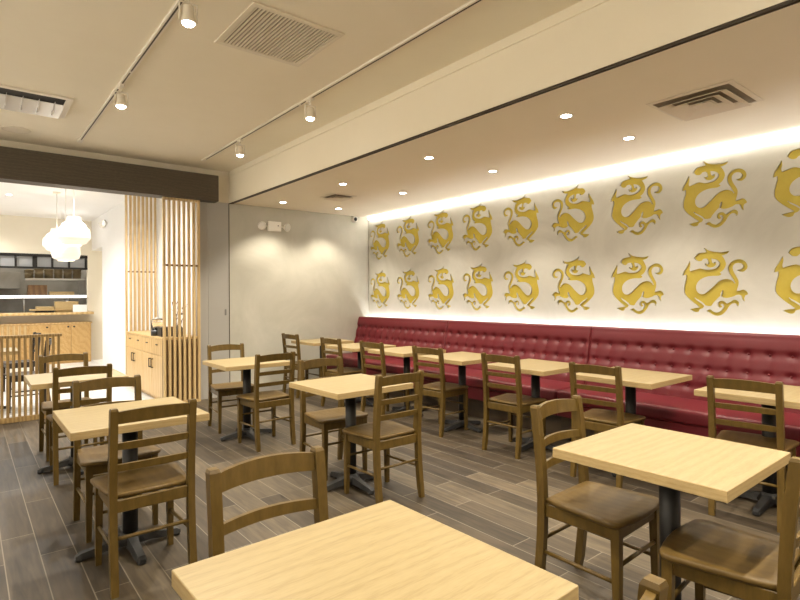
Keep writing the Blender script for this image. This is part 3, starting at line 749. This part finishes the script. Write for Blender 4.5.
# cream linear grille
r = empty('ceiling_grille', (1.59, 3.19, ZC), 0, 'cream slatted return air grille in the main ceiling between the two tracks', 'ceiling vent')
mb = MB()
for a in ((-.31, .31, .27, .31), (-.31, .31, -.31, -.27), (-.31, -.28, -.27, .27), (.28, .31, -.27, .27)): mb.box(a[0], a[1], a[2], a[3], -.010, 0, bev=.002)
mb.build('frame', M['grille'], r)
mb = MB()
for k in range(24):
    x = -.277+k*.0235; mb.box(x, x+.0125, -.27, .27, -.009, -.001)
mb.build('louvres', M['grille'], r)
MB().box(-.28, .28, -.27, .27, -.0012, -.0004).build('backing', mat('grille_backing', (.20, .14, .085), .7), r)

# square diffusers in the soffit
def diffuser(x, y, z, hw, hl, label, m, nring=3, group=None, cone=0.018):
    r = empty('air_diffuser', (x, y, z), 0, label, 'ceiling vent', group)
    def frame(mb, a, b_, w, z0, z1):
        # sloped square ring
        o_ = [(-a, -b_), (a, -b_), (a, b_), (-a, b_)]; i_ = [(-a+w, -b_+w), (a-w, -b_+w), (a-w, b_-w), (-a+w, b_-w)]
        V = [[mb.bm.verts.new((u, v, zz)) for u, v in q] for q, zz in ((o_, z0), (i_, z1), (i_, z1+.003), (o_, z0+.003))]
        for p, q in ((0, 1), (1, 2), (2, 3), (3, 0)):
            for k in range(4): mb.bm.faces.new([V[p][k], V[p][(k+1) % 4], V[q][(k+1) % 4], V[q][k]])
    mb = MB(); frame(mb, hw, hl, .03, -.006, -.010); mb.build('frame', m, r)
    for k in range(nring):
        f = 1-.26*(k+1)+.06
        mb = MB(); frame(mb, hw*f, hl*f, .058, -.034+.003*k, -.010+.002*k); mb.build('vane_ring', m, r)
    MB().box(-hw*.22, hw*.22, -hl*.22, hl*.22, -.03, -.026, bev=.001).build('centre_plate', m, r)
    MB().box(-hw+.02, hw-.02, -hl+.02, hl-.02, -.002, -.0005).build('duct_shade_sheet', mat('duct_shade', (.30, .245, .175), .8), r)  # flat sheet, dimness between the vanes put into its colour
    return r
diffuser(3.80, 1.47, ZS, .27, .26, 'square cream air diffuser in the soffit at the right, near the dragon wall', M['grille'])
diffuser(3.68, 5.76, ZS, .17, .17, 'small square air diffuser in the soffit near the back wall', M['grille'])
# bright multi-blade vent at the left edge
r = empty('ceiling_air_vent', (.32, 5.53, ZC), 0, 'metal louvred ceiling vent with bright deflector blades at the left edge', 'ceiling vent')
mb = MB()
for a in ((-.40, .40, .26, .30), (-.40, .40, -.30, -.26), (-.40, -.35, -.26, .26), (.35, .40, -.26, .26)): mb.box(*a, -.016, 0, bev=.002)
mb.build('frame', M['whitemetal'], r)
for k in range(3):
    y = -.03+k*.11
    mb = MB(); mb.prism([(y-.05, -.010), (y-.046, -.005), (y+.05, -.038), (y+.046, -.043)], -.35, .35, axis='X'); mb.build('louvre', M['chrome'], r)
for k in range(6):
    x = -.28+k*.112
    mb = MB(); mb.prism([(-.14, -.010), (-.02, -.085), (.13, -.055), (.13, -.010)], x, x+.004, axis='X'); mb.build('deflector', M['chrome'], r)
MB().box(-.36, .36, -.27, .27, -.002, -.0005).build('duct_shade_sheet', M['dark'], r)  # dark sheet on the ceiling, painted as the shade of the opening
# round speaker
r = empty('ceiling_speaker', (.40, 6.55, ZC), 0, 'round cream ceiling speaker above the dark beam at the left', 'speaker')
MB().lathe([(.125, 0), (.125, -.006), (.112, -.008), (.110, -.004), (.11, 0)], n=40).build('ring', M['grille'], r)
MB().cyl((0, 0, -.005), (0, 0, 0), .11, n=40).build('mesh_grille', M['grille'], r)

# emergency lights
def emergency(x, y, z, rz, label, s=1.0):
    r = empty('emergency_light', (x, y, z), rz, label, 'emergency light')
    MB().box(-.10, .10, -.055, 0, -.07, .07, bev=.008, seg=2).build('case', M['whiteplastic'], r)
    MB().cyl((.05, -.058, .012), (.05, -.054, .012), .008, n=12).build('indicator', M['black'], r)
    for q in (-1, 1):
        MB().cyl((q*.10, -.03, .0), (q*.15, -.03, .0), .012, n=12).build('arm', M['whiteplastic'], r)
        d = Vector((q*.35, -1, -.25)).normalized(); c = Vector((q*.19, -.035, 0))
        h = MB(); h.cyl(c-d*.03, c+d*.02, .035, .058, n=24); h.build('lamp_head', M['whiteplastic'], r)
        g = MB(); g.cyl(c+d*.02, c+d*.026, .054, .048, n=24); g.build('lamp_lens', M['chrome'], r)
    return r
emergency(3.415, YB, 2.33, 0, 'white twin-head emergency light high on the grey back wall')
emergency(2.13, 11.77, 2.78, R(-90), 'white twin-head emergency light on the white wall of the rear area')
# dome camera
r = empty('dome_camera', (4.80, YB, 2.55), 0, 'small white dome camera with a dark eye in the upper corner of the back wall', 'camera')
MB().cyl((0, -.05, 0), (0, 0, 0), .045, .05, n=24).build('housing', M['whiteplastic'], r)
q = bmesh.new(); bmesh.ops.create_uvsphere(q, u_segments=16, v_segments=10, radius=.03)
for f in q.faces: f.smooth = True
mb = MB(); mb._add(q, 0, Matrix.Translation((0, -.05, 0))); mb.build('eye', M['ceramic'], r)

# ------------------------------------------------------------------ lanterns and rear lights
def lantern(x, y, zb, rad, h, prof, label, cord_top=KC):
    r = empty('pendant_lantern', (x, y, zb), 0, label, 'pendant lamp', 'white paper lanterns')
    pr = []
    for k in range(41):
        t = k/40
        # interpolate control profile
        for (ta, ra), (tb, rb) in zip(prof, prof[1:]):
            if ta <= t <= tb:
                u = (t-ta)/(tb-ta); u = u*u*(3-2*u); rr = ra+(rb-ra)*u; break
        rr *= rad*(1+.012*math.cos(2*PI*t*14)); pr.append((rr, t*h))
    MB().lathe(pr, n=48).build('shade', M['shade'], r)
    MB().cyl((0, 0, h), (0, 0, cord_top-zb), .005, n=8).build('cord', M['cord'], r)
    MB().lathe([(0, -.025), (.05, -.025), (.055, 0), (0, 0)], c=(0, 0, cord_top-zb), n=24).build('canopy', M['whitemetal'], r)
    li = bpy.data.lights.new('lantern_bulb', 'POINT'); li.energy = 5; li.color = (1, .9, .74); li.shadow_soft_size = .06
    o = bpy.data.objects.new('lantern_light', li); COL.objects.link(o); o.location = (x, y, zb+h*.45)
PA = [(0, .45), (.1, .78), (.28, 1.0), (.5, .98), (.72, .74), (.86, .47), (.94, .42), (1, .44)]
PB = [(0, .55), (.12, .92), (.3, 1.0), (.55, .97), (.8, .75), (.92, .5), (1, .45)]
lantern(1.16, 8.5, 2.055, .20, .39, PA, 'white ribbed paper lantern hanging highest and largest of the three')
lantern(1.14, 9.1, 1.88, .185, .34, PB, 'white ribbed paper lantern hanging lowest, in the middle of the three')
lantern(1.12, 9.9, 2.06, .19, .36, PA, 'white ribbed paper lantern at the left and behind of the three')
# small bulb pendants farther back
for (x, y, z, lab) in ((1.42, 11.9, 2.66, 'tiny bare bulb pendant to the left behind the lanterns'), (1.62, 12.1, 2.72, 'tiny bare bulb pendant to the right behind the lanterns')):
    r = empty('bulb_pendant', (x, y, z), 0, lab, 'pendant lamp')
    MB().cyl((0, 0, .03), (0, 0, KC-z), .004, n=8).build('cord', M['cord'], r)
    q = bmesh.new(); bmesh.ops.create_uvsphere(q, u_segments=16, v_segments=10, radius=.035)
    for f in q.faces: f.smooth = True
    mb = MB(); mb._add(q, 0, Matrix.Translation((0, 0, 0))); mb.build('bulb', M['klens'], r)
kl = [(.9, 7.9), (-.6, 7.9), (.1, 9.3), (1.35, 7.7), (.55, 10.6), (2.65, 12.6), (-.6, 11.4), (-.1, 12.3)]  # the one in the side passage is added, hidden, to brighten its wall
for k, (x, y) in enumerate(kl):
    downlight(x, y, KC, f'recessed downlight in the white rear ceiling, {ORD[k]} counting from the dark beam', 'rear ceiling downlights', M['klens'], E_KIT, 150, (1, .96, .90))
for x in (.4, 1.5):  # lamps added out of view to brighten the dark kitchen interior
    r = empty('kitchen_fill_lamp', (x, 13.9, KC), 0, f'added unseen fill lamp on the ceiling above the cooking counter, {"left" if x < 1 else "right"} one', 'ceiling light')
    MB().box(-.25, .25, -.15, .15, -.05, 0, bev=.004).build('case', M['whitemetal'], r)
    MB().box(-.22, .22, -.12, .12, -.054, -.05).build('diffuser', mat('kitchen_fill_panel', (1, 1, 1), .4, emis=(1, .95, .85), estr=26), r)

# ------------------------------------------------------------------ camera, world, view
F, cy = 535.577, 292.945
yaw, pit, rol = R(39.08), R(.32), R(-.44)
f = Vector((math.sin(yaw)*math.cos(pit), math.cos(yaw)*math.cos(pit), math.sin(pit)))
rt = Vector((math.cos(yaw), -math.sin(yaw), 0)); up = rt.cross(f)
r2 = math.cos(rol)*rt+math.sin(rol)*up; u2 = -math.sin(rol)*rt+math.cos(rol)*up
cam = bpy.data.cameras.new('camera'); co = bpy.data.objects.new('camera', cam); COL.objects.link(co)
co.matrix_world = Matrix(((r2.x, u2.x, -f.x, 0), (r2.y, u2.y, -f.y, 0), (r2.z, u2.z, -f.z, 1.33), (0, 0, 0, 1)))
cam.sensor_width = 36; cam.sensor_fit = 'HORIZONTAL'; cam.lens = 36*F/800; cam.shift_y = (cy-300)/800
cam.clip_start = .02; cam.clip_end = 60
sc.camera = co
w = bpy.data.worlds.new('world'); sc.world = w; w.use_nodes = True
w.node_tree.nodes['Background'].inputs[0].default_value = (.9, .85, .75, 1); w.node_tree.nodes['Background'].inputs[1].default_value = .05
sc.view_settings.view_transform = 'Standard'; sc.view_settings.look = 'None'
sc.view_settings.exposure = 0.60; sc.view_settings.gamma = 1; sc.view_settings.use_curve_mapping = False
sc.cycles.use_denoising = True; sc.cycles.max_bounces = 8; sc.cycles.diffuse_bounces = 5; sc.cycles.sample_clamp_indirect = 4.0
